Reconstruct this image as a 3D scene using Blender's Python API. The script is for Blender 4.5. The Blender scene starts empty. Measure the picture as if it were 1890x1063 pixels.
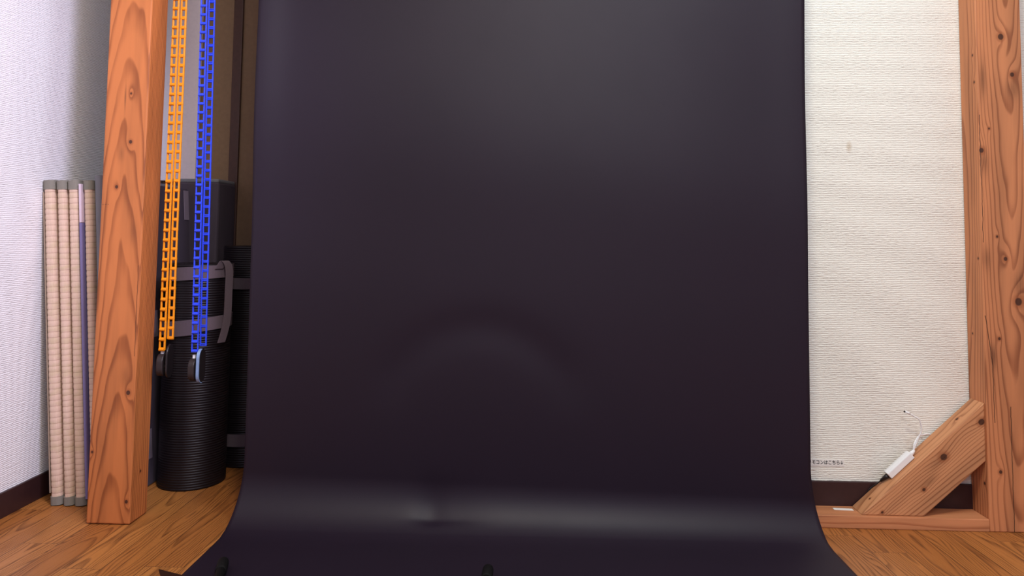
import bpy, bmesh, math, random
from mathutils import Matrix, Vector
random.seed(7)
SC = bpy.context.scene
COL = SC.collection

# ------------------------------------------------------------------ camera
W_PX, H_PX, F_PX = 1890.0, 1063.0, 1330.0
CAM_H = 0.70
cam = bpy.data.cameras.new('camera')
cam_o = bpy.data.objects.new('camera', cam)
COL.objects.link(cam_o)
cam.sensor_fit = 'HORIZONTAL'
cam.sensor_width = 36.0
cam.lens = 36.0 * F_PX / W_PX
cam.shift_x = 0.0
cam.shift_y = -(H_PX / 2 - 354.0) / W_PX      # the photo is the lower part of a taller frame
right = Vector((0.99942071, 0.03196943, 0.01167061))
down = Vector((0.0096448, 0.06280428, -0.99797926))
fwd = Vector((-0.03263779, 0.9975137, 0.06245956))
rot = Matrix((right, -down, -fwd)).transposed()
cam_o.matrix_world = Matrix.Translation((0, 0, CAM_H)) @ rot.to_4x4()
cam.clip_start = 0.02
SC.camera = cam_o

# ------------------------------------------------------------------ light
world = bpy.data.worlds.new('world')
SC.world = world
world.use_nodes = True
bg = world.node_tree.nodes['Background']
bg.inputs['Color'].default_value = (0.80, 0.69, 1.0, 1)
bg.inputs['Strength'].default_value = 0.50


def area(name, loc, size, power, color, aim=None):
    l = bpy.data.lights.new(name, 'AREA')
    l.shape = 'DISK'
    l.size = size
    l.energy = power
    l.color = color
    o = bpy.data.objects.new(name, l)
    COL.objects.link(o)
    o.location = loc
    if aim is not None:
        d = Vector(aim) - Vector(loc)
        o.rotation_euler = d.to_track_quat('-Z', 'Y').to_euler()
    return o


area('ceiling_lamp_warm', (0.02, 0.42, 2.36), 0.30, 28, (1.0, 0.90, 0.76))
area('ceiling_lamp_cool', (0.50, 0.95, 2.36), 0.40, 17, (0.78, 0.92, 1.0))
area('fill_light_front', (0.35, -0.60, 2.05), 0.80, 20, (0.86, 0.92, 1.0), (0.0, 1.8, 0.7))  # added fill from behind the camera, lifts the alcove and front faces


def spot(name, loc, aim, power, color, deg, blend, size):
    l = bpy.data.lights.new(name, 'SPOT')
    l.energy = power
    l.color = color
    l.spot_size = math.radians(deg)
    l.spot_blend = blend
    l.shadow_soft_size = size
    o = bpy.data.objects.new(name, l)
    COL.objects.link(o)
    o.location = loc
    o.rotation_euler = (Vector(aim) - Vector(loc)).to_track_quat('-Z', 'Y').to_euler()
    return o


spot('fill_spot_lavender', (0.42, 0.38, 1.95), (-1.30, 1.62, 0.86), 190, (0.76, 0.72, 1.0), 44, 0.8, 0.16)  # added spot with no visible source, brightens the left wall

SC.view_settings.view_transform = 'Standard'
SC.view_settings.look = 'None'
SC.view_settings.gamma = 1.0
SC.view_settings.use_curve_mapping = False
SC.view_settings.exposure = 0.0


# ------------------------------------------------------------------ helpers
def lin(c):
    def f(v):
        v /= 255.0
        return v / 12.92 if v <= 0.04045 else ((v + 0.055) / 1.055) ** 2.4
    return (f(c[0]), f(c[1]), f(c[2]), 1.0)


class X:
    """small expression wrapper round shader math nodes"""
    def __init__(self, nt, s):
        self.nt, self.s = nt, s

    def _m(self, op, *a):
        n = self.nt.nodes.new('ShaderNodeMath')
        n.operation = op
        for i, v in enumerate(a):
            if isinstance(v, X):
                self.nt.links.new(v.s, n.inputs[i])
            else:
                n.inputs[i].default_value = v
        return X(self.nt, n.outputs[0])

    def __add__(self, o): return self._m('ADD', self, o)
    __radd__ = __add__
    def __sub__(self, o): return self._m('SUBTRACT', self, o)
    def __rsub__(self, o): return self._m('SUBTRACT', o, self)
    def __mul__(self, o): return self._m('MULTIPLY', self, o)
    __rmul__ = __mul__
    def __truediv__(self, o): return self._m('DIVIDE', self, o)
    def __pow__(self, o): return self._m('POWER', self, o)
    def abs(self): return self._m('ABSOLUTE', self)
    def sqrt(self): return self._m('SQRT', self)
    def sin(self): return self._m('SINE', self)
    def exp(self): return self._m('EXPONENT', self)
    def floor(self): return self._m('FLOOR', self)
    def frac(self): return self._m('FRACT', self)
    def lt(self, v): return self._m('LESS_THAN', self, v)
    def gt(self, v): return self._m('GREATER_THAN', self, v)
    def max(self, v): return self._m('MAXIMUM', self, v)
    def min(self, v): return self._m('MINIMUM', self, v)

    def step(self, a, b, lo=0.0, hi=1.0):
        n = self.nt.nodes.new('ShaderNodeMapRange')
        n.interpolation_type = 'SMOOTHSTEP'
        self.nt.links.new(self.s, n.inputs[0])
        n.inputs[1].default_value = a
        n.inputs[2].default_value = b
        n.inputs[3].default_value = lo
        n.inputs[4].default_value = hi
        return X(self.nt, n.outputs[0])


class Mat:
    def __init__(self, name, color=(128, 128, 128), rough=0.6, spec=0.4):
        self.m = bpy.data.materials.new(name)
        self.m.use_nodes = True
        self.nt = self.m.node_tree
        self.b = self.nt.nodes['Principled BSDF']
        self.b.inputs['Base Color'].default_value = lin(color)
        self.b.inputs['Roughness'].default_value = rough
        self.b.inputs['Specular IOR Level'].default_value = spec

    def coords(self):
        t = self.nt.nodes.new('ShaderNodeTexCoord')
        s = self.nt.nodes.new('ShaderNodeSeparateXYZ')
        self.nt.links.new(t.outputs['Object'], s.inputs[0])
        return [X(self.nt, s.outputs[i]) for i in range(3)]

    def vec(self, x, y, z):
        c = self.nt.nodes.new('ShaderNodeCombineXYZ')
        for i, v in enumerate((x, y, z)):
            if isinstance(v, X):
                self.nt.links.new(v.s, c.inputs[i])
            else:
                c.inputs[i].default_value = v
        return c.outputs[0]

    def noise(self, v, scale=1.0, detail=2.0, rough=0.5):
        n = self.nt.nodes.new('ShaderNodeTexNoise')
        n.inputs['Scale'].default_value = scale
        n.inputs['Detail'].default_value = detail
        n.inputs['Roughness'].default_value = rough
        self.nt.links.new(v, n.inputs['Vector'])
        return X(self.nt, n.outputs[0])

    def white(self, v):
        n = self.nt.nodes.new('ShaderNodeTexWhiteNoise')
        n.noise_dimensions = '3D'
        self.nt.links.new(v, n.inputs['Vector'])
        return X(self.nt, n.outputs[0])

    def mix(self, f, a, b):
        n = self.nt.nodes.new('ShaderNodeMix')
        n.data_type = 'RGBA'
        n.clamp_factor = True
        for sock, v in ((n.inputs['Factor'], f), (n.inputs[6], a), (n.inputs[7], b)):
            if isinstance(v, X):
                self.nt.links.new(v.s, sock)
            elif isinstance(v, (int, float)):
                sock.default_value = v
            else:
                sock.default_value = lin(v)
        return X(self.nt, n.outputs[2])

    def color(self, c):
        self.nt.links.new(c.s, self.b.inputs['Base Color'])

    def rough(self, r):
        self.nt.links.new(r.s, self.b.inputs['Roughness'])

    def bump(self, h, dist=0.001, strength=1.0):
        n = self.nt.nodes.new('ShaderNodeBump')
        n.inputs['Distance'].default_value = dist
        n.inputs['Strength'].default_value = strength
        self.nt.links.new(h.s, n.inputs['Height'])
        self.nt.links.new(n.outputs[0], self.b.inputs['Normal'])


def wood(name, light, dark, pith, knots=(), cracks=(), pitch=0.0055, rough=0.55, seed=0.0,
         wobble=0.012, slope=0.02, axis='z', smudge=(), face=-0.03):
    """sawn softwood: growth rings round a wandering pith, cut by the faces; knots
    (face, u, v, r): face 'x' = front (u is x), 'y' = side (u is y)."""
    M = Mat(name, light, rough, 0.35)
    c = M.coords()
    if axis == 'x':
        x, y, z = c[2], c[1], c[0]
    elif axis == 'y':
        x, y, z = c[0], c[2], c[1]
    else:
        x, y, z = c
    low = M.noise(M.vec(x * 3.0 + seed, y * 3.0, z * 1.3), 1.0, 2.0)
    mid = M.noise(M.vec(x * 14.0 + seed, y * 14.0, z * 4.0 + 5.0), 1.0, 2.0)
    px = x - pith[0] - (low - 0.5) * wobble * 4
    py = y - pith[1] - z * slope - (mid - 0.5) * wobble * 0.5
    r = (px * px + py * py).sqrt() + (mid - 0.5) * 0.004
    dk = None
    halo = None
    front = y.lt(face + 0.0012)
    for (fc, u, v, kr) in knots:
        du = (x if fc == 'x' else y) - u
        dv = z - v
        gate = front if fc == 'x' else 1.0 - front
        d2 = du * du + dv * dv * 0.16
        e = (d2 * (-1.0 / (kr * 1.8) ** 2)).exp()
        r = r + e * gate * (kr * 0.9)
        d = (du * du + dv * dv * 0.75).sqrt() + (mid - 0.5) * kr * 0.8 + (1.0 - gate) * 1.0
        k = d.step(kr * 0.55, kr * 0.85, 1.0, 0.0)
        core = d.step(kr * 0.9, kr * 1.7, 1.0, 0.0)
        dk = k if dk is None else dk.max(k)
        halo = core if halo is None else halo.max(core)
    t = (r / pitch).frac()
    ring = t.step(0.40, 0.88) ** 1.6 * t.step(0.90, 1.0, 1.0, 0.0)
    fine = M.noise(M.vec(x * 520, y * 520, z * 7 + seed), 1.0, 3.0, 0.65)
    broad = M.noise(M.vec(x * 25 + seed, y * 25, z * 2.2), 1.0, 3.0)
    f = ring * (broad.step(0.2, 0.7) * 0.85 + 0.15) + (fine - 0.5) * 0.75 * broad.step(0.2, 0.8)
    col = M.mix(f, light, dark)
    col = M.mix((broad - 0.42) * 2.2, col, tuple(int(v * 0.76) for v in light))
    for (fc, u, v, su, sv, amt) in smudge:
        du = ((x if fc == 'x' else y) - u) / su
        dv = (z - v) / sv
        col = M.mix(((du * du + dv * dv) * -1.0).exp() * amt * (0.2 + fine * 1.4) * front, col, (72, 42, 26))
    if halo is not None:
        col = M.mix(halo * 0.45, col, (140, 72, 36))
        col = M.mix(dk * 0.9, col, (58, 32, 22))
    for (fc, u0, v0, u1, v1, w) in cracks:
        uu = x if fc == 'x' else y
        wav = (M.noise(M.vec(z * 40, seed, u0), 1.0, 2.0) - 0.5) * 0.004
        slope_ = (u1 - u0) / (v1 - v0)
        line = (uu - u0 - (z - v0) * slope_ - wav).abs().lt(w)
        m = line * z.gt(min(v0, v1)) * z.lt(max(v0, v1))
        side = front
        col = M.mix(m * side * 0.85, col, (45, 24, 14))
    M.color(col)
    M.bump(f * -1.0 + fine * 0.3, 0.0006, 0.5)
    return M.m


def link(name, me, m=None, parent=None, loc=(0, 0, 0), rot=(0, 0, 0), smooth=False):
    o = bpy.data.objects.new(name, me)
    COL.objects.link(o)
    if m is not None:
        me.materials.clear()
        me.materials.append(m)
    o.location = loc
    o.rotation_euler = rot
    if parent is not None:
        o.parent = parent
    if smooth:
        for p in me.polygons:
            p.use_smooth = True
    return o


def mesh_of(name, bm):
    me = bpy.data.meshes.new(name)
    bmesh.ops.recalc_face_normals(bm, faces=bm.faces)
    bm.to_mesh(me)
    bm.free()
    return me


def obj(name, bm, m, parent=None, loc=(0, 0, 0), rot=(0, 0, 0), smooth=False):
    return link(name, mesh_of(name, bm), m, parent, loc, rot, smooth)


def thing(name, label, cat, loc=(0, 0, 0), rot=(0, 0, 0), group=None):
    o = bpy.data.objects.new(name, None)
    o.empty_display_size = 0.05
    COL.objects.link(o)
    o.location = loc
    o.rotation_euler = rot
    return tag(o, label, cat, group)


def tag(o, label, cat, group=None):
    o['label'] = label
    o['category'] = cat
    if group:
        o['group'] = group
    return o


def struct(o, label=None, cat=None):
    o['kind'] = 'structure'
    if label:
        o['label'] = label
    if cat:
        o['category'] = cat
    return o


def box_bm(lo, hi, bevel=0.0, seg=2, bm=None):
    b = bmesh.new()
    bmesh.ops.create_cube(b, size=1.0)
    s = [hi[i] - lo[i] for i in range(3)]
    c = [(hi[i] + lo[i]) / 2 for i in range(3)]
    for v in b.verts:
        v.co = Vector((v.co[0] * s[0] + c[0], v.co[1] * s[1] + c[1], v.co[2] * s[2] + c[2]))
    if bevel > 0:
        bmesh.ops.bevel(b, geom=list(b.edges), offset=bevel, segments=seg, profile=0.5, affect='EDGES')
    if bm is None:
        return b
    join(bm, b)
    return bm


def join(bm, b):
    me = bpy.data.meshes.new('tmp')
    b.to_mesh(me)
    b.free()
    bm.from_mesh(me)
    bpy.data.meshes.remove(me)


def prism_bm(pts, axis, a, b, bevel=0.0):
    """polygon of 2D points extruded along an axis between a and b"""
    bm = bmesh.new()

    def P(p, t):
        return {'x': (t, p[0], p[1]), 'y': (p[0], t, p[1]), 'z': (p[0], p[1], t)}[axis]
    v0 = [bm.verts.new(P(p, a)) for p in pts]
    v1 = [bm.verts.new(P(p, b)) for p in pts]
    n = len(pts)
    bm.faces.new(v0)
    bm.faces.new(v1)
    for i in range(n):
        bm.faces.new((v0[i], v0[(i + 1) % n], v1[(i + 1) % n], v1[i]))
    bmesh.ops.recalc_face_normals(bm, faces=bm.faces)
    if bevel > 0:
        bmesh.ops.bevel(bm, geom=list(bm.edges), offset=bevel, segments=2, profile=0.5, affect='EDGES')
    return bm


def spline(pts, n=10):
    pts = [Vector(p) for p in pts]
    out = []
    for i in range(len(pts) - 1):
        p0 = pts[max(i - 1, 0)]
        p1, p2 = pts[i], pts[i + 1]
        p3 = pts[min(i + 2, len(pts) - 1)]
        for k in range(n):
            t = k / n
            out.append(0.5 * ((2 * p1) + (p2 - p0) * t + (2 * p0 - 5 * p1 + 4 * p2 - p3) * t * t
                              + (3 * p1 - p0 - 3 * p2 + p3) * t ** 3))
    out.append(pts[-1])
    return out


def tube_bm(pts, r, seg=10, bm=None, flat=None):
    """round tube along a list of points (r a number or a list); flat=(w, t) makes a ribbon"""
    b = bm or bmesh.new()
    pts = [Vector(p) for p in pts]
    rings = []
    up = Vector((0.123, 0.456, 0.88))
    nrm = None
    for i, p in enumerate(pts):
        d = (pts[min(i + 1, len(pts) - 1)] - pts[max(i - 1, 0)]).normalized()
        if nrm is None:
            nrm = d.cross(up).normalized()
        nrm = (nrm - d * nrm.dot(d)).normalized()
        bi = d.cross(nrm)
        rr = r[i] if isinstance(r, (list, tuple)) else r
        rings.append([b.verts.new(p + nrm * math.cos(2 * math.pi * k / seg) * rr
                                  + bi * math.sin(2 * math.pi * k / seg) * rr) for k in range(seg)])
    for a, c in zip(rings, rings[1:]):
        for k in range(seg):
            b.faces.new((a[k], a[(k + 1) % seg], c[(k + 1) % seg], c[k]))
    b.faces.new(rings[0])
    b.faces.new(rings[-1])
    return b


# ------------------------------------------------------------------ materials
def wallpaper(name, across, tone=(240, 238, 227), stain=None):
    M = Mat(name, tone, 0.75, 0.2)
    c = M.coords()
    a = c[0] if across == 'x' else c[1]
    z = c[2]
    n1 = M.noise(M.vec(a * 60, z * 260, 0.0), 1.0, 2.0)
    n2 = M.noise(M.vec(a * 330, z * 420, 3.0), 1.0, 2.0)
    row = ((z * (2 * math.pi / 0.0047)) + (n1 - 0.5) * 7.0).sin()
    h = row * 0.5 + (n1 - 0.5) * 1.6 + (n2 - 0.5) * 1.5
    col = M.mix(h.step(-1.1, -0.1, 0.55, 0.0), tone, tuple(int(v * 0.86) for v in tone))
    if stain:
        da = (a - stain[0]) / 0.009
        dz = (z - stain[1]) / 0.018
        e = ((da * da + dz * dz) * -1.0).exp()
        col = M.mix((e * n2 * 2.2 - 0.35) * 0.8, col, (196, 178, 150))
    M.color(col)
    M.bump(h, 0.0009, 0.8)
    return M.m


def floor_mat():
    M = Mat('oak_plank_flooring', (180, 120, 66), 0.42, 0.4)
    x, y, z = M.coords()
    w = 0.083
    u = (x + 1.145) / w
    row = u.floor()
    fu = u.frac()
    ln = 0.62
    off = M.white(M.vec(row, 2.0, 0.0))
    v = y / ln + off
    cell = v.floor()
    fv = v.frac()
    rnd = M.white(M.vec(row, cell, 1.0))
    rnd2 = M.white(M.vec(row, cell, 7.0))
    gx = (fu - 0.5) * w
    warp = M.noise(M.vec(gx * 10 + rnd * 40, y * 1.7 + rnd2 * 30, 0.0), 1.0, 2.0)
    d = (rnd - 0.5) * 0.07 + (warp - 0.5) * 0.115
    pd = 0.010 + (M.noise(M.vec(rnd * 50, y * 2.0, rnd2 * 20), 1.0, 1.0)) * 0.055
    r = ((gx - d) * (gx - d) + pd * pd * 0.8).sqrt()
    t = (r / 0.0050).frac()
    ring = t.step(0.35, 0.85) * t.step(0.88, 1.0, 1.0, 0.0)
    pores = M.noise(M.vec(x * 520, y * 14, rnd * 9), 1.0, 2.0)
    f = ring * (0.10 + pores * 0.9) + pores.step(0.50, 0.75, 0.0, 0.35)
    base = M.mix(rnd2, (184, 120, 62), (160, 98, 48))
    col = M.mix(f, base, (88, 46, 18))
    gap = (fu.lt(0.016)).max(fu.gt(0.988)).max(fv.lt(0.0022))
    col = M.mix(gap * 0.62, col, (62, 34, 18))
    M.color(col)
    M.rough(0.36 + f * 0.18)
    M.bump(f * -0.4 + gap * -1.0, 0.0006, 0.6)
    return M.m


def cloth(name, a, b, scale=900.0, rough=0.9):
    M = Mat(name, a, rough, 0.15)
    x, y, z = M.coords()
    n = M.noise(M.vec(x * scale, y * scale, z * scale), 1.0, 2.0)
    n2 = M.noise(M.vec(x * 30, y * 30, z * 12), 1.0, 3.0)
    M.color(M.mix(n * 0.6 + n2 * 0.5 - 0.1, a, b))
    M.bump(n, 0.0005, 0.6)
    return M.m


def rush():
    M = Mat('woven_rush_edge', (206, 176, 152), 0.8, 0.2)
    x, y, z = M.coords()
    pitch = 0.0146
    n = M.noise(M.vec(x * 30, y * 30, z * 60), 1.0, 2.0)
    fib = M.noise(M.vec(x * 700, y * 700, z * 26), 1.0, 2.0)
    t = (z / pitch + (n - 0.5) * 0.22).frac()
    st = t.lt(0.11)
    col = M.mix(fib, (226, 200, 180), (200, 170, 148))
    col = M.mix(n.step(0.4, 0.7, 0.0, 0.5), col, (196, 178, 140))
    col = M.mix(st * 0.45, col, (150, 116, 98))
    M.color(col)
    M.bump(fib, 0.0006, 0.6)
    return M.m


def foam_mat():
    M = Mat('black_ribbed_foam', (24, 16, 20), 0.46, 0.4)
    x, y, z = M.coords()
    n = M.noise(M.vec(x * 400, y * 400, z * 400), 1.0, 2.0)
    M.color(M.mix(n, (26, 18, 22), (17, 11, 14)))
    M.bump(n, 0.0003, 0.5)
    return M.m


def plain(name, c, rough=0.5, spec=0.4, metal=0.0, var=0.06):
    M = Mat(name, c, rough, spec)
    M.b.inputs['Metallic'].default_value = metal
    x, y, z = M.coords()
    n = M.noise(M.vec(x * 90, y * 90, z * 90), 1.0, 2.0)
    M.color(M.mix(n, c, tuple(max(0, int(v * (1 - 3 * var))) for v in c)))
    return M.m


def paper_mat():
    M = Mat('black_seamless_paper', (34, 24, 36), 0.52, 0.3)
    x, y, z = M.coords()
    n = M.noise(M.vec(x * 5, y * 5, z * 5), 1.0, 3.0)
    fine = M.noise(M.vec(x * 700, y * 700, z * 700), 1.0, 2.0)
    M.color(M.mix(n, (31, 20, 34), (27, 17, 31)))
    M.rough(0.53 + (n - 0.5) * 0.06)
    M.bump(fine, 0.0002, 0.25)
    return M.m


wp_back = wallpaper('woven_wallpaper', 'x', stain=(0.820, 0.946))
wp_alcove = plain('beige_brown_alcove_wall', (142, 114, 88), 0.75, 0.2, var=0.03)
wp_side = wallpaper('woven_wallpaper_side', 'y', tone=(238, 236, 238))
m_floor = floor_mat()
m_base = plain('dark_brown_vinyl_baseboard', (58, 34, 34), 0.45)
m_strip = plain('dark_brown_strip', (84, 54, 44), 0.5)
m_ceil = plain('white_ceiling_board', (232, 230, 226), 0.8, 0.2)
m_paper = paper_mat()
m_core = plain('brown_cardboard_tube', (150, 112, 78), 0.8, 0.2)
m_orange = plain('orange_plastic', (255, 156, 14), 0.38, 0.5)
m_blue = plain('blue_plastic', (44, 76, 240), 0.38, 0.5)
m_black = plain('black_plastic', (30, 24, 26), 0.42, 0.5)
m_brownblack = plain('brown_black_rubber', (46, 36, 36), 0.5, 0.4)
m_rim = plain('pale_blue_metal_rim', (150, 180, 225), 0.3, 0.6, 0.3)
m_white = plain('white_plastic', (240, 240, 240), 0.35, 0.5, var=0.01)
m_label = plain('white_label_tape', (240, 237, 230), 0.6, 0.3, var=0.01)
m_ink = plain('black_ink', (52, 48, 48), 0.7, 0.2)
m_foam = foam_mat()
m_strap = cloth('grey_elastic_webbing', (112, 98, 104), (92, 78, 84), 1200)
m_rush = rush()
m_cap = cloth('grey_green_edging_cloth', (142, 138, 126), (112, 108, 100))
m_tan = cloth('tan_mat_cover', (166, 148, 128), (138, 120, 104), 500)
m_grey = cloth('grey_mattress_cloth', (136, 136, 138), (106, 106, 112))
m_navy = cloth('dark_grey_blue_mattress_cloth', (88, 78, 88), (66, 58, 66))
m_tag = cloth('light_grey_cloth_tag', (150, 136, 146), (122, 110, 120))
m_pale = cloth('pale_lavender_edging', (222, 204, 214), (204, 186, 200))
m_ribbon = cloth('blue_edging_ribbon', (138, 130, 172), (112, 104, 150))
m_board = plain('white_panel_board', (236, 222, 226), 0.6, 0.3, var=0.02)
m_boardedge = plain('white_panel_edge', (236, 234, 240), 0.5, 0.3, var=0.01)
m_rod = plain('matt_black_rod', (12, 9, 10), 0.7, 0.2)
m_tape = plain('dark_brown_tape', (52, 26, 16), 0.4, 0.5)

# ------------------------------------------------------------------ the room
WX, WY, AY, CZ = -1.300, 1.905, 2.460, 2.40
struct(obj('floor', box_bm((WX, -1.6, -0.05), (2.2, AY, 0.0)), m_floor))
struct(obj('wall_left', box_bm((WX - 0.08, -1.6, -0.05), (WX, AY + 0.08, CZ)), wp_side))
struct(obj('wall_back', box_bm((-0.30, WY, -0.05), (2.2, WY + 0.08, CZ)), wp_back))
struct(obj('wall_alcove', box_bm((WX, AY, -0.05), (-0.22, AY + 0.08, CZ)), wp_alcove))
struct(obj('wall_return', box_bm((-0.30, WY + 0.08, -0.05), (-0.22, AY, CZ)), wp_side))
struct(obj('wall_right', box_bm((2.2, -1.6, -0.05), (2.28, WY + 0.08, CZ)), wp_side))
struct(obj('ceiling', box_bm((WX, -1.6, CZ), (2.2, AY, CZ + 0.05)), m_ceil))
struct(obj('baseboard_left', box_bm((WX, -1.6, 0.0), (WX + 0.008, AY, 0.062), 0.002), m_base))
struct(obj('baseboard_back', box_bm((-0.30, WY - 0.008, 0.0), (2.2, WY, 0.090), 0.002), m_base))
struct(obj('baseboard_alcove', box_bm((WX + 0.008, AY - 0.008, 0.0), (-0.30, AY, 0.062), 0.002), m_base))
struct(obj('dark_strip_1', box_bm((-1.062, AY - 0.012, 0.062), (-1.030, AY, CZ), 0.002), m_strip))  # plain dark brown vertical strip on the alcove wall

# ------------------------------------------------------------------ left post
LW, LD = 0.107, 0.078
wl = wood('cedar_post_left', (192, 114, 62), (120, 58, 24), (0.004, 0.060), pitch=0.0058, seed=3.1, slope=0.035, face=-0.039,
          knots=(('x', 0.014, 0.924, 0.0055), ('x', -0.016, 0.812, 0.005), ('x', 0.036, 0.3125, 0.0065),
                 ('x', 0.043, 0.055, 0.005), ('x', 0.010, 1.045, 0.004), ('y', 0.0, 0.115, 0.004),
                 ('x', -0.046, 0.17, 0.004)),
          smudge=(('x', -0.008, 0.895, 0.009, 0.02, 0.4), ('x', -0.004, 1.035, 0.002, 0.03, 0.7),
                  ('x', 0.03, 0.70, 0.012, 0.03, 0.3), ('x', 0.03, 0.35, 0.014, 0.03, 0.35)),
          cracks=(('x', 0.0475, 0.40, 0.0475, 0.62, 0.0006),))
bm = box_bm((-LW / 2, -LD / 2, 0.0015), (LW / 2, LD / 2, CZ), 0.0035, 2)
post_l = obj('wooden_post', bm, wl, loc=(-1.0175, 1.742 + LD / 2, 0))
tag(post_l, 'square cedar post on the left, standing free on the floor beside the folded mats', 'post')
bm = bmesh.new()
for i in range(5):
    box_bm((-0.050 + i * 0.0038, -LD / 2 - 0.0003, 0.7678), (-0.0488 + i * 0.0038, -LD / 2 + 0.001, 0.7692), bm=bm)
obj('pin_marks', bm, m_ink, post_l)['label'] = 'row of small dark pin marks'

# ------------------------------------------------------------------ right post, ledge, brace
RW, RD = 0.112, 0.072
RX0 = 1.1085
wr = wood('cedar_post_right', (202, 132, 88), (126, 66, 38), (0.012, 0.056), pitch=0.0058, seed=8.6, slope=-0.03, face=-0.036,
          knots=(('x', 0.0057, 1.2186, 0.0085), ('x', 0.031, 1.122, 0.008), ('x', -0.050, 0.93, 0.009),
                 ('x', 0.0007, 0.66, 0.007), ('x', 0.029, 0.555, 0.012), ('x', -0.020, 0.464, 0.0045),
                 ('x', -0.0266, 0.143, 0.006), ('x', -0.030, 0.985, 0.004), ('x', -0.018, 0.715, 0.004),
                 ('y', -0.020, 1.175, 0.0035), ('y', -0.024, 1.105, 0.004), ('y', -0.02, 0.66, 0.004),
                 ('y', 0.012, 0.47, 0.003), ('y', -0.02, 0.11, 0.005)),
          smudge=(('x', -0.042, 1.11, 0.009, 0.05, 0.6), ('x', -0.044, 0.90, 0.012, 0.03, 0.5),
                  ('x', 0.03, 1.085, 0.02, 0.025, 0.45), ('x', 0.03, 0.60, 0.014, 0.03, 0.45),
                  ('x', -0.036, 0.42, 0.008, 0.03, 0.7), ('x', -0.045, 0.66, 0.01, 0.03, 0.5)),
          cracks=(('x', -0.0520, 0.70, -0.0530, 1.02, 0.0008), ('x', -0.038, 0.40, -0.052, 0.52, 0.0010),
                  ('x', -0.037, 0.26, -0.038, 0.40, 0.0009), ('x', 0.002, 0.0, 0.002, 0.30, 0.0009)))
bm = box_bm((-RW / 2, -RD / 2, 0.0), (RW / 2, RD / 2, CZ), 0.003, 2)
post_r = obj('wooden_post.001', bm, wr, loc=(RX0 + RW / 2, 1.830 + RD / 2, 0))
tag(post_r, 'knotty cedar post on the right, against the wall behind the slanted brace', 'post')

w_led = wood('cedar_ledge', (206, 138, 94), (164, 94, 56), (0.04, 0.05), pitch=0.006, seed=1.7, axis='x', slope=0.01, face=-0.034)
ledge = obj('wooden_ledge', box_bm((-0.68, -0.034, 0.0), (0.68, 0.034, 0.030), 0.002), w_led, loc=(0.428, 1.8635, 0.0))
tag(ledge, 'low flat wooden ledge board along the foot of the right wall', 'ledge')

# brace: local x runs up the slope
ang = math.radians(42.6)
A2 = Vector((0.806, 0.030))


def to_local(p):
    d = Vector(p) - A2
    return (d[0] * math.cos(ang) + d[1] * math.sin(ang), -d[0] * math.sin(ang) + d[1] * math.cos(ang))


poly = [to_local(p) for p in ((0.806, 0.0303), (0.9565, 0.0303), (1.1082, 0.166), (1.1082, 0.3060))]
wb = wood('cedar_brace', (204, 144, 100), (132, 72, 40), (-0.12, 0.02), pitch=0.0060, seed=5.2, axis='x', slope=0.05, face=-0.0285,
          knots=(('x', -0.030, 0.245, 0.011), ('x', -0.055, 0.155, 0.006), ('x', -0.028, 0.042, 0.0048),
                 ('x', -0.030, 0.372, 0.009), ('y', 0.0, 0.34, 0.005), ('y', 0.0, 0.045, 0.0035),
                 ('y', 0.01, 0.17, 0.004)),
          smudge=(('x', -0.05, 0.175, 0.008, 0.03, 0.5), ('x', -0.03, 0.23, 0.01, 0.03, 0.4)))
brace = obj('wooden_brace', prism_bm(poly, 'y', -0.0285, 0.0285, 0.0022), wb,
            loc=(0.806, 1.866, 0.030), rot=(0, -ang, 0))
tag(brace, 'slanted wooden brace block resting on the ledge against the right post', 'brace')

# ------------------------------------------------------------------ adapter on the brace
ad = thing('cable_adapter', 'small white adapter box with cables lying on the slanted wooden brace', 'adapter',
           (0.806, 1.866, 0.030), (0, -ang, 0))
AX0, AX1, AYC = 0.118, 0.196, 0.006
bm = prism_bm([(AYC - 0.011, 0.001), (AYC + 0.011, 0.001), (AYC + 0.011, 0.017), (AYC + 0.0, 0.0195), (AYC - 0.011, 0.017)],
              'x', AX0, AX1, 0.0018)
body = obj('adapter_body', bm, m_white, ad)
bm = tube_bm([(AX1 - 0.002, AYC, 0.009), (AX1 + 0.007, AYC, 0.009), (AX1 + 0.014, AYC, 0.010)], [0.006, 0.0048, 0.0026], 14)
obj('strain_relief', bm, m_white, ad, smooth=True)


def loc_b(X_, Y_, Z_):      # world point -> brace frame
    l = to_local((X_, Z_))
    return (l[0], Y_ - 1.866, l[1])


p0 = (AX1 + 0.012, AYC + 0.001, 0.010)
cab = [p0, loc_b(0.964, 1.872, 0.2085), loc_b(0.9715, 1.870, 0.228), loc_b(0.9665, 1.868, 0.2535), loc_b(0.955, 1.868, 0.2625),
       loc_b(0.9428, 1.868, 0.2693)]
obj('white_cable', tube_bm(spline(cab, 10), 0.0019, 8), m_white, ad, smooth=True)
plug = tube_bm([loc_b(0.9435, 1.868, 0.2690), loc_b(0.939, 1.868, 0.2712), loc_b(0.931, 1.868, 0.2745)], [0.0018, 0.0030, 0.0030], 12)
pg = obj('cable_plug', plug, m_white, ad, smooth=True)
obj('plug_tip', tube_bm([loc_b(0.931, 1.868, 0.2745), loc_b(0.9285, 1.868, 0.2755)], 0.0022, 10), m_black, pg)
cab2 = [p0, loc_b(0.955, 1.874, 0.194), loc_b(0.972, 1.884, 0.211), loc_b(0.988, 1.8905, 0.213), loc_b(1.002, 1.8965, 0.213),
        loc_b(1.014, 1.8990, 0.206), loc_b(1.020, 1.8990, 0.17)]
obj('white_cable', tube_bm(spline(cab2, 10), 0.0019, 8), m_white, ad, smooth=True)
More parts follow.
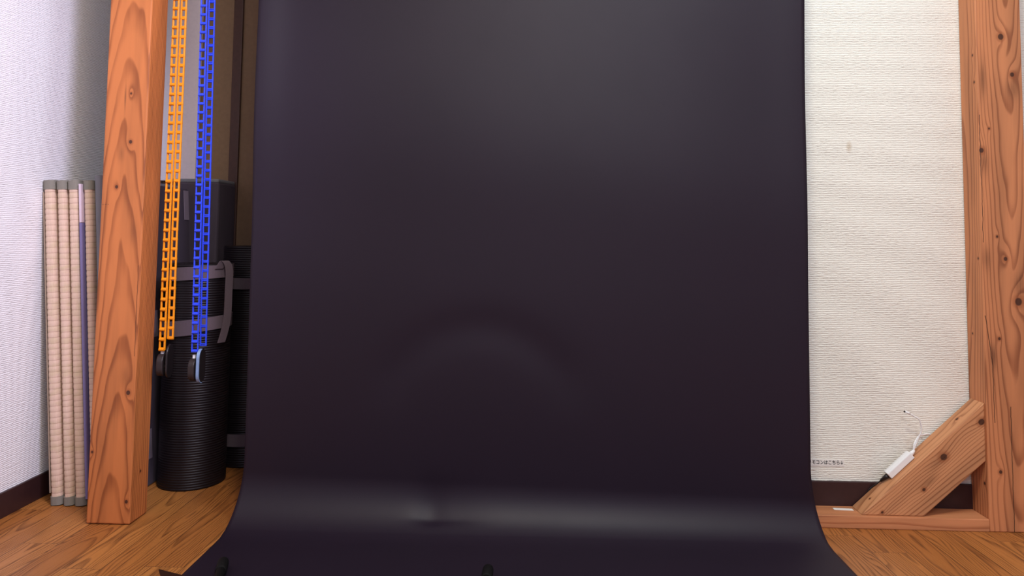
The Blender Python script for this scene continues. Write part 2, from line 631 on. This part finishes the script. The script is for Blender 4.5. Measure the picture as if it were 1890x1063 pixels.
bm = tube_bm([(AX0 + 0.001, AYC, 0.008), (AX0 - 0.006, AYC + 0.001, 0.008), (AX0 - 0.022, AYC + 0.008, 0.006)], [0.0058, 0.0055, 0.003], 12)
obj('black_plug', bm, m_black, ad, smooth=True)
cab3 = [(AX0 - 0.021, AYC + 0.0075, 0.006), (AX0 - 0.034, AYC + 0.015, 0.0035), (AX0 - 0.046, AYC + 0.0205, 0.0022),
        (AX0 - 0.060, AYC + 0.0225, 0.001), (AX0 - 0.072, AYC + 0.0245, -0.010)]
obj('black_cable', tube_bm(spline(cab3, 8), 0.0016, 8), m_black, ad, smooth=True)

# ------------------------------------------------------------------ wall label and slip
lab = thing('wall_label', 'tiny white label with Japanese writing stuck low on the right wall', 'label', (0.752, WY, 0.1345))
obj('label_tape', box_bm((-0.068, -0.0012, -0.0085), (0.041, 0.0, 0.0085), 0.0), m_label, lab)
cu = bpy.data.curves.new('label_text', 'FONT')
cu.body = 'リモコンはこちら↓'
cu.size = 0.0120
cu.align_x = 'CENTER'
cu.align_y = 'CENTER'
cu.offset = 0.00018
to = bpy.data.objects.new('label_text', cu)
COL.objects.link(to)
bpy.context.view_layer.update()
tme = bpy.data.meshes.new_from_object(to.evaluated_get(bpy.context.evaluated_depsgraph_get()))
bpy.data.objects.remove(to)
bpy.data.curves.remove(cu)
txt = link('label_text', tme, m_ink, lab, (-0.0055, -0.0016, 0.0), (math.pi / 2, 0, 0))
xs = [v.co.x for v in tme.vertices]
k = 0.0872 / (max(xs) - min(xs))
for v in tme.vertices:
    v.co.x *= k
    v.co.y *= 1.0
slip = obj('paper_slip', box_bm((-0.0235, -0.006, 0.0), (0.0235, 0.006, 0.0006)), m_label, loc=(0.776, 1.873, 0.0301), rot=(0, 0, -0.05))
tag(slip, 'small white label strip lying flat on the wooden ledge beside the brace', 'label')

# ------------------------------------------------------------------ paper backdrop
PX0, PX1, PYV = -0.708, 0.663, 1.785
ROLLZ, ROLLR = 2.14, 0.036


def smooth01(t):
    t = max(0.0, min(1.0, t))
    return t * t * (3 - 2 * t)


def paper_point(u, s):
    """u 0..1 across, s arc length from the top (z=ROLLZ) downward"""
    R = 0.118 * (1 - u) + 0.084 * u
    x = PX0 + (PX1 - PX0) * u
    flat = ROLLZ - R
    arc = R * math.pi / 2
    if s < flat:
        y, z, ny, nz = PYV, ROLLZ - s, -1.0, 0.0
    elif s < flat + arc:
        a = (s - flat) / R
        y = PYV - R + R * math.cos(a)
        z = R - R * math.sin(a)
        ny, nz = -math.cos(a), math.sin(a)
    else:
        y, z, ny, nz = PYV - R - (s - flat - arc), 0.0, 0.0, 1.0
    d = 0.0
    hv = z if s < flat + arc else 0.0
    if s < flat + arc * 0.95:
        g = lambda cx, cz, sx, sz: math.exp(-((x - cx) / sx) ** 2 - ((hv - cz) / sz) ** 2)
        rho = math.sqrt(((x + 0.135) / 0.215) ** 2 + ((hv - 0.29) / 0.185) ** 2)
        d -= 0.0045 * math.exp(-((rho - 1.0) / 0.26) ** 2) * smooth01((hv - 0.24) / 0.16)   # soft arched dent
        d += 0.002 * g(-0.10, 0.30, 0.16, 0.14)
        d += 0.0035 * math.sin(hv * 9.0 + x * 2.0) * smooth01((hv - 0.5) / 0.4)
        e0 = (x - PX0) / 0.06
        d += 0.011 * math.exp(-e0 * e0) * smooth01((hv - 0.3) / 0.8)
        e1 = (PX1 - x) / 0.07
        d += 0.005 * math.exp(-e1 * e1)
        d *= smooth01((hv - 0.03) / 0.15)
    dx = (x + 0.243)
    dd = 0.0
    if s < flat + arc:                                       # pinched crease at the fold
        zc = 0.030
        hh = math.exp(-((hv - zc) / (0.060 if hv > zc else 0.010)) ** 2)
        dd -= (0.0050 * math.exp(-(dx / 0.030) ** 2) + 0.005 * math.exp(-((dx - 0.03) / 0.07) ** 2)) * hh
    d += dd
    xo = x
    if z < 0.16:                                             # the sheet flares a little towards the floor
        q = smooth01((0.16 - z) / 0.16)
        xo += (-0.010 * (1 - u) + 0.018 * u) * q
    return Vector((xo, y + ny * d, z + nz * d + 0.0006))


total = ROLLZ + 0.60
us = [i / 150 for i in range(151)]
ss = []
s = 0.0
while s < total:
    ss.append(s)
    zz = ROLLZ - s
    s += 0.02 if zz > 0.72 else (0.010 if zz > 0.22 else (0.0042 if s < ROLLZ + 0.02 else 0.03))
ss.append(total)
bm = bmesh.new()
grid = [[bm.verts.new(paper_point(u, s)) for u in us] for s in ss]
for a, b in zip(grid, grid[1:]):
    for i in range(len(us) - 1):
        bm.faces.new((a[i], b[i], b[i + 1], a[i + 1]))
me = mesh_of('paper_sheet', bm)
bd = thing('paper_backdrop', 'wide black seamless paper backdrop hanging down and curving onto the floor', 'backdrop', (0, 0, 0))
sheet = link('paper_sheet', me, m_paper, bd, smooth=True)
sm = sheet.modifiers.new('thickness', 'SOLIDIFY')
sm.thickness = 0.0005
sm.offset = 1.0
bm = tube_bm([(PX0, PYV + ROLLR, ROLLZ), (PX1, PYV + ROLLR, ROLLZ)], ROLLR, 40)
obj('paper_roll', bm, m_paper, bd)
bm = tube_bm([(-0.745, PYV + ROLLR, ROLLZ), (1.107, PYV + ROLLR, ROLLZ)], 0.018, 24)
obj('core_tube', bm, m_core, bd)

# things at the front edge of the paper
tp = obj('tape_strip', prism_bm([(-0.776, 1.521), (-0.700, 1.4925), (-0.700, 1.445), (-0.742, 1.470)], 'z', 0.0014, 0.0022), m_tape)
tag(tp, 'dark pointed tape strip sticking out past the left front edge of the black paper', 'tape')


def floor_rod(tip, back, label, nm):
    t = thing(nm, label, 'rod', (tip[0], tip[1], 0.0118))
    d = Vector((back[0] - tip[0], back[1] - tip[1], 0))
    L = d.length
    d.normalize()
    r = 0.0115
    pts, rad = [], []
    for i in range(7):
        a = i / 6 * math.pi / 2
        pts.append(d * (r * (1 - math.cos(a))))
        rad.append(max(0.001, r * math.sin(a)))
    pts += [d * 0.05, d * 0.052]
    rad += [r, r * 0.86]
    obj('rubber_tip', tube_bm(pts, rad, 20), m_rod, t, smooth=True)
    obj('rod_shaft', tube_bm([d * 0.052, d * L], r * 0.8, 18), m_rod, t, smooth=True)


floor_rod((-0.650, 1.5465), (-0.560, 1.25), 'round black rod tip on the black paper, lower left near the dark tape', 'floor_rod')
floor_rod((-0.0905, 1.5462), (-0.095, 1.25), 'round black rod tip on the black paper, at the bottom middle of the photo', 'floor_rod.001')


# ------------------------------------------------------------------ chains
def link_mesh(name, p, w, barrel):
    bm = bmesh.new()
    t = w * (0.25 if barrel > 0.0033 else 0.17)
    for sx in (-1, 1):
        box_bm((sx * (w / 2 - t / 2) - t / 2, -0.0022, -0.0022), (sx * (w / 2 - t / 2) + t / 2, 0.0022, p - 0.0014), 0.0006, 1, bm)
    box_bm((-w / 2 + t, -0.0010, 0.0022), (w / 2 - t, 0.0026, 0.0046), 0.0005, 1, bm)
    tube_bm([(-w / 2 + t * 0.4, -0.0016, 0.0), (w / 2 - t * 0.4, -0.0016, 0.0)], barrel, 14, bm)
    return mesh_of(name, bm)


def chain(name, label, m, x, y, z0l, z0r, p, w, barrel, lean, group):
    n = 46
    root = thing(name, label, 'chain', (x, y, 0.0), (0, lean, 0), group)
    me = link_mesh('link', p, w, barrel)
    me.materials.append(m)
    first = None
    tops = []
    for sx, z0, flip in ((-1, z0l, 0.0), (1, z0r, math.pi)):
        for i in range(n):
            o = bpy.data.objects.new('link', me) if first is None else first.copy()
            first = first or o
            COL.objects.link(o)
            o.parent = root
            o.location = (sx * w * 0.49, 0.004 * sx, z0 + i * p)
            o.rotation_euler = (0, 0, flip + (random.random() - 0.5) * 0.12)
        tops.append((sx, z0 + n * p, flip))
    bm = bmesh.new()
    for sx, z, flip in tops:
        while z < ROLLZ - 0.01:
            tmp = bmesh.new()
            tmp.from_mesh(me)
            bmesh.ops.transform(tmp, matrix=Matrix.Translation((sx * w * 0.49, 0.004 * sx, z)) @ Matrix.Rotation(flip, 4, 'Z'), verts=tmp.verts)
            join(bm, tmp)
            z += p
    up = obj('upper_links', bm, m, root)
    up['kind'] = 'stuff'
    return root


CY = 1.80
GR = 'plastic ladder chains beside the backdrop'
chain('ladder_chain', 'orange plastic ladder chain hanging as a double strand beside the left post', m_orange,
      -0.9225, CY, 0.409, 0.436, 0.0248, 0.0162, 0.0043, 0.0, GR)
chain('ladder_chain.001', 'blue plastic ladder chain hanging as a double strand beside the black paper', m_blue,
      -0.8335, CY, 0.406, 0.420, 0.0231, 0.0172, 0.0032, -0.0125, GR)


def stadium(w, h, n=12):
    pts = []
    r = w / 2
    for i in range(n + 1):
        a = math.pi * i / n
        pts.append((r * math.cos(a), h / 2 - r + r * math.sin(a)))
    for i in range(n + 1):
        a = math.pi + math.pi * i / n
        pts.append((r * math.cos(a), -h / 2 + r + r * math.sin(a)))
    return pts


def weight(name, label, x, z, rim, rz):
    t = thing(name, label, 'weight', (x, CY + 0.004, z), (0, 0, rz), 'black weights on the chain ends')
    obj('left_cheek', prism_bm(stadium(0.040, 0.056), 'x', -0.015, 0.001, 0.0025), m_brownblack, t, loc=(0, 0, -0.032))
    c = obj('right_cheek', prism_bm(stadium(0.044, 0.084), 'x', 0.0075, 0.0125, 0.0012), m_black, t, loc=(0, 0.002, -0.023))
    if rim:
        out = stadium(0.046, 0.086, 16)
        half = [p for p in out if p[0] < 0.0]
        half.sort(key=lambda p: -p[1])
        bm = bmesh.new()
        pr = []
        for (a, b) in half:
            q = []
            for xx in (0.0065, 0.0135):
                for k in (1.0, 0.86):
                    q.append(bm.verts.new((xx, a * k, b * (1.0 if k == 1.0 else 0.96))))
            pr.append(q)
        for q, r_ in zip(pr, pr[1:]):
            for i, j in ((0, 1), (1, 3), (3, 2), (2, 0)):
                bm.faces.new((q[i], q[j], r_[j], r_[i]))
        for q in (pr[0], pr[-1]):
            bm.faces.new((q[0], q[1], q[3], q[2]))
        obj('metal_rim', bm, m_rim, c)['label'] = 'shiny pale blue rim'
    obj('axle', tube_bm([(0.001, 0, -0.036), (0.008, 0, -0.036)], 0.006, 16), m_black, t)
    obj('clip', box_bm((-0.010, -0.004, -0.006), (-0.003, 0.004, 0.004), 0.0012), m_white, t)['label'] = 'small white clip'


weight('chain_weight', 'rounded black weight at the lower end of the orange chain', -0.926, 0.402, False, 0.14)
weight('chain_weight.001', 'rounded black weight with pale blue rim at the lower end of the blue chain', -0.8445, 0.392, True, 0.05)


# ------------------------------------------------------------------ folded mats on the left
def mat_loft(w, d, z0, z1, pitch, amp, cr=0.010):
    """upright slab (thickness w in x, depth d in y) whose edge bulges between the stitches"""
    bm = bmesh.new()
    rings = []
    n = max(2, int((z1 - z0) / pitch * 6)) if pitch else 10
    sec = []
    r = min(cr, w * 0.45)
    for cx, cy, a0 in ((w - r, r, -90), (w - r, d - r, 0), (r, d - r, 90), (r, r, 180)):
        for i in range(6):
            a = math.radians(a0 + 90 * i / 5)
            sec.append((cx + r * math.cos(a), cy + r * math.sin(a), math.cos(a), math.sin(a)))
    for i in range(n + 1):
        z = z0 + (z1 - z0) * i / n
        b = amp * (abs(math.sin(math.pi * z / pitch)) ** 0.6 - 1.0) if pitch else 0.0
        rings.append([bm.verts.new((x + nx * b, y + ny * b, z)) for x, y, nx, ny in sec])
    m = len(sec)
    for a, c in zip(rings, rings[1:]):
        for k in range(m):
            bm.faces.new((a[k], a[(k + 1) % m], c[(k + 1) % m], c[k]))
    bm.faces.new(rings[0])
    bm.faces.new(rings[-1])
    return bm


MY, MD, MH = 1.848, 0.41, 0.835
GM = 'rush mats folded and stood on edge'


def rush_mat(nm, label, x, w, lean, y=MY, dz=0.0, top_cap=0.024):
    t = thing(nm, label, 'mat', (x, y, 0.001), (0, -lean, 0), GM)
    h = MH + dz
    ws = w - 0.006
    obj('rush_edge', mat_loft(ws, MD, 0.016, h - 0.018, 0.0146, 0.0009), m_rush, t, loc=(0.003, 0.001, 0), smooth=True)
    obj('top_edging', mat_loft(w, MD + 0.001, h - top_cap, h, 0, 0, 0.012), m_cap, t, smooth=False)
    obj('bottom_edging', mat_loft(w, MD + 0.001, 0.0, 0.021, 0, 0, 0.012), m_cap, t, smooth=False)
    return t


LEAN = 0.076
m1 = rush_mat('rush_mat', 'folded rush mat on edge, outermost of the row, next to the left wall', -1.2355, 0.0320, LEAN)
obj('tan_cover', mat_loft(0.003, MD, 0.03, MH - 0.03, 0, 0), m_tan, m1, loc=(-0.0015, 0.006, 0))
rush_mat('rush_mat.001', 'folded rush mat on edge, second one from the left wall', -1.2010, 0.0285, LEAN - 0.001)
rush_mat('rush_mat.002', 'folded rush mat on edge, third from the left wall, with blue ribbon on its right', -1.1715, 0.0315, LEAN - 0.002)
m4 = rush_mat('rush_mat.003', 'folded rush mat on edge, nearest the post, half hidden behind blue ribbon', -1.1305, 0.0265, LEAN - 0.003)
obj('ribbon_edging', mat_loft(0.0075, MD, 0.02, 0.725, 0, 0), m_ribbon, m4, loc=(-0.0082, -0.002, 0))['label'] = 'blue ribbon edging'
obj('pale_edging', mat_loft(0.0065, MD, 0.726, MH - 0.008, 0, 0), m_pale, m4, loc=(-0.0077, -0.002, 0))['label'] = 'pale lavender edging'
gm = thing('folding_mattress', 'light grey cloth mattress on edge between the rush mats and the left post', 'mattress', (-1.1025, MY + 0.004, 0.001), (0, -LEAN + 0.004, 0))
obj('mattress_body', mat_loft(0.027, MD, 0.0, MH + 0.014, 0, 0, 0.013), m_grey, gm, smooth=False)
nv = thing('folding_mattress.001', 'dark grey blue mattress on edge seen just right of the left post', 'mattress', (-1.0745, MY + 0.012, 0.001), (0, -LEAN + 0.004, 0))
obj('mattress_body', mat_loft(0.012, MD + 0.02, 0.0, MH + 0.006, 0, 0, 0.008), m_navy, nv, smooth=False)
obj('cloth_tag', box_bm((0.012, MD - 0.010, 0.742), (0.0135, MD + 0.019, 0.836)), m_tag, nv)['label'] = 'pale grey tag'
obj('cloth_tag', box_bm((0.012, 0.13, 0.07), (0.0135, 0.17, 0.15)), m_tag, nv)['label'] = 'pale grey tag'
obj('cloth_tag', box_bm((0.012, 0.15, 0.40), (0.0135, 0.22, 0.475)), m_tag, nv)['label'] = 'pale grey tag'
fb = thing('foam_block', 'dark grey cloth covered block standing behind the mats and rolls', 'mattress', (-1.20, 2.312, 0.0))
obj('block_body', box_bm((0, 0, 0), (0.168, 0.136, 0.868), 0.008), m_navy, fb)
obj('top_panel', box_bm((0.003, 0.003, 0.866), (0.165, 0.133, 0.878), 0.004), m_grey, fb)
pn = thing('white_panel', 'tall pale panel standing on the dark block behind the orange chain', 'panel', (-1.294, 2.436, 0.880))
obj('panel_sheet', box_bm((0.030, 0.0, 0.0), (0.122, 0.018, 1.30), 0.001), m_board, pn)
obj('edge_strip', box_bm((0.0, -0.003, 0.0), (0.030, 0.018, 1.30), 0.001), m_boardedge, pn)['label'] = 'bright white edge strip'


# ------------------------------------------------------------------ rolled foam mats
def foam_roll(nm, label, x, y, R, H, a0, straps):
    t = thing(nm, label, 'rolled mat', (x, y, 0.001), (0, 0, a0), 'black rolled mats')
    th = 0.0115
    turns = int((R - 0.018) / th)
    bm = bmesh.new()
    seg = 64
    pitch = 0.0068
    nz = int(H / pitch) * 4
    N = turns * seg

    def rad(i):
        return R - th * turns + th * i / seg
    outer = N - seg
    # outer turn, ribbed
    cols = []
    for i in range(outer, N + 1):
        a = 2 * math.pi * i / seg
        r = rad(i)
        cols.append([bm.verts.new(((r + 0.0018 * (abs(math.sin(math.pi * (H * k / nz) / pitch)) - 0.5)) * math.cos(a),
                                   (r + 0.0018 * (abs(math.sin(math.pi * (H * k / nz) / pitch)) - 0.5)) * math.sin(a), H * k / nz))
                     for k in range(nz + 1)])
    for a, b in zip(cols, cols[1:]):
        for k in range(nz):
            bm.faces.new((a[k], b[k], b[k + 1], a[k + 1]))
    # spiral ends, top and bottom, and the flap end
    for z in (0.0, H):
        prev = None
        for i in range(seg // 2, N + 1):
            a = 2 * math.pi * i / seg
            ro, ri = rad(i), rad(i) - th * 0.86
            dz = -0.003 if z > 0 else 0.0
            q = (bm.verts.new((ro * math.cos(a), ro * math.sin(a), z)),
                 bm.verts.new(((ro + ri) / 2 * math.cos(a), (ro + ri) / 2 * math.sin(a), z + (0.0008 if z > 0 else 0))),
                 bm.verts.new((ri * math.cos(a), ri * math.sin(a), z)),
                 bm.verts.new((ri * math.cos(a), ri * math.sin(a), z + dz * 4)))
            if prev:
                for j in range(3):
                    bm.faces.new((prev[j], prev[j + 1], q[j + 1], q[j]))
            prev = q
    a = 2 * math.pi * N / seg
    e = [bm.verts.new((rr * math.cos(a), rr * math.sin(a), z)) for rr, z in ((R, 0), (R - th, 0), (R - th, H), (R, H))]
    bm.faces.new(e)
    o = obj('rolled_sheet', bm, m_foam, t, smooth=True)
    for (z, h, tilt, over) in straps:
        b = bmesh.new()
        pr = None
        n = 72
        ext = 1.0 if not over else 1.16
        m = int(n * ext)
        for i in range(m + 1):
            aa = 2 * math.pi * i / n + over
            f = i / m
            rr = R + 0.0022 + (0.0022 if i > n else 0.0)
            zc = z + tilt * math.cos(aa - 0.2 + a0)
            if i > n:
                zc -= 0.006
            q = [b.verts.new((r_ * math.cos(aa), r_ * math.sin(aa), zc + dz_)) for r_, dz_ in
                 ((rr, -h / 2), (rr, h / 2), (rr - 0.0014, h / 2), (rr - 0.0014, -h / 2))]
            if pr:
                for j in range(4):
                    b.faces.new((pr[j], pr[(j + 1) % 4], q[(j + 1) % 4], q[j]))
            else:
                b.faces.new(q)
            pr = q
        b.faces.new(pr)
        obj('strap', b, m_strap, t)['label'] = 'grey elastic strap'
    return t


R1 = foam_roll('foam_roll', 'black ribbed foam mat rolled upright with two grey straps, nearer of the two rolls', -0.968, 2.058, 0.0925, 0.612, 0.9,
               ((0.588, 0.036, 0.006, 0.0), (0.443, 0.036, 0.010, 3.2)))
# strap end hanging from the upper strap on its right side
Rm = Matrix.Rotation(-0.9, 4, 'Z')
pts = [Rm @ Vector(p) for p in spline([(0.082, -0.053, 0.600), (0.093, -0.045, 0.622), (0.1035, -0.036, 0.600), (0.1045, -0.036, 0.54),
                                      (0.104, -0.037, 0.47), (0.100, -0.041, 0.43), (0.094, -0.049, 0.395)], 8)]
b = bmesh.new()
pr = None
for i, p in enumerate(pts):
    d = (pts[min(i + 1, len(pts) - 1)] - pts[max(i - 1, 0)]).normalized()
    side = Vector((-0.60, -0.80, 0.0))
    side = (Rm @ Vector((0.50, 0.86, 0.0))).normalized()
    nrm = d.cross(side).normalized()
    q = [b.verts.new(p + side * (0.012 * sx) + nrm * (0.0008 * sy)) for sx, sy in ((-1, -1), (1, -1), (1, 1), (-1, 1))]
    if pr:
        for j in range(4):
            b.faces.new((pr[j], pr[(j + 1) % 4], q[(j + 1) % 4], q[j]))
    else:
        b.faces.new(q)
    pr = q
b.faces.new(pr)
obj('strap_end', b, m_strap, R1)['label'] = 'loose hanging strap end'
foam_roll('foam_roll.001', 'black rolled foam mat standing behind the nearer roll, partly hidden by the black paper', -0.893, 2.262, 0.094, 0.660, 2.2,
          ((0.548, 0.034, 0.0, 0.0), (0.082, 0.036, 0.0, 0.0)))
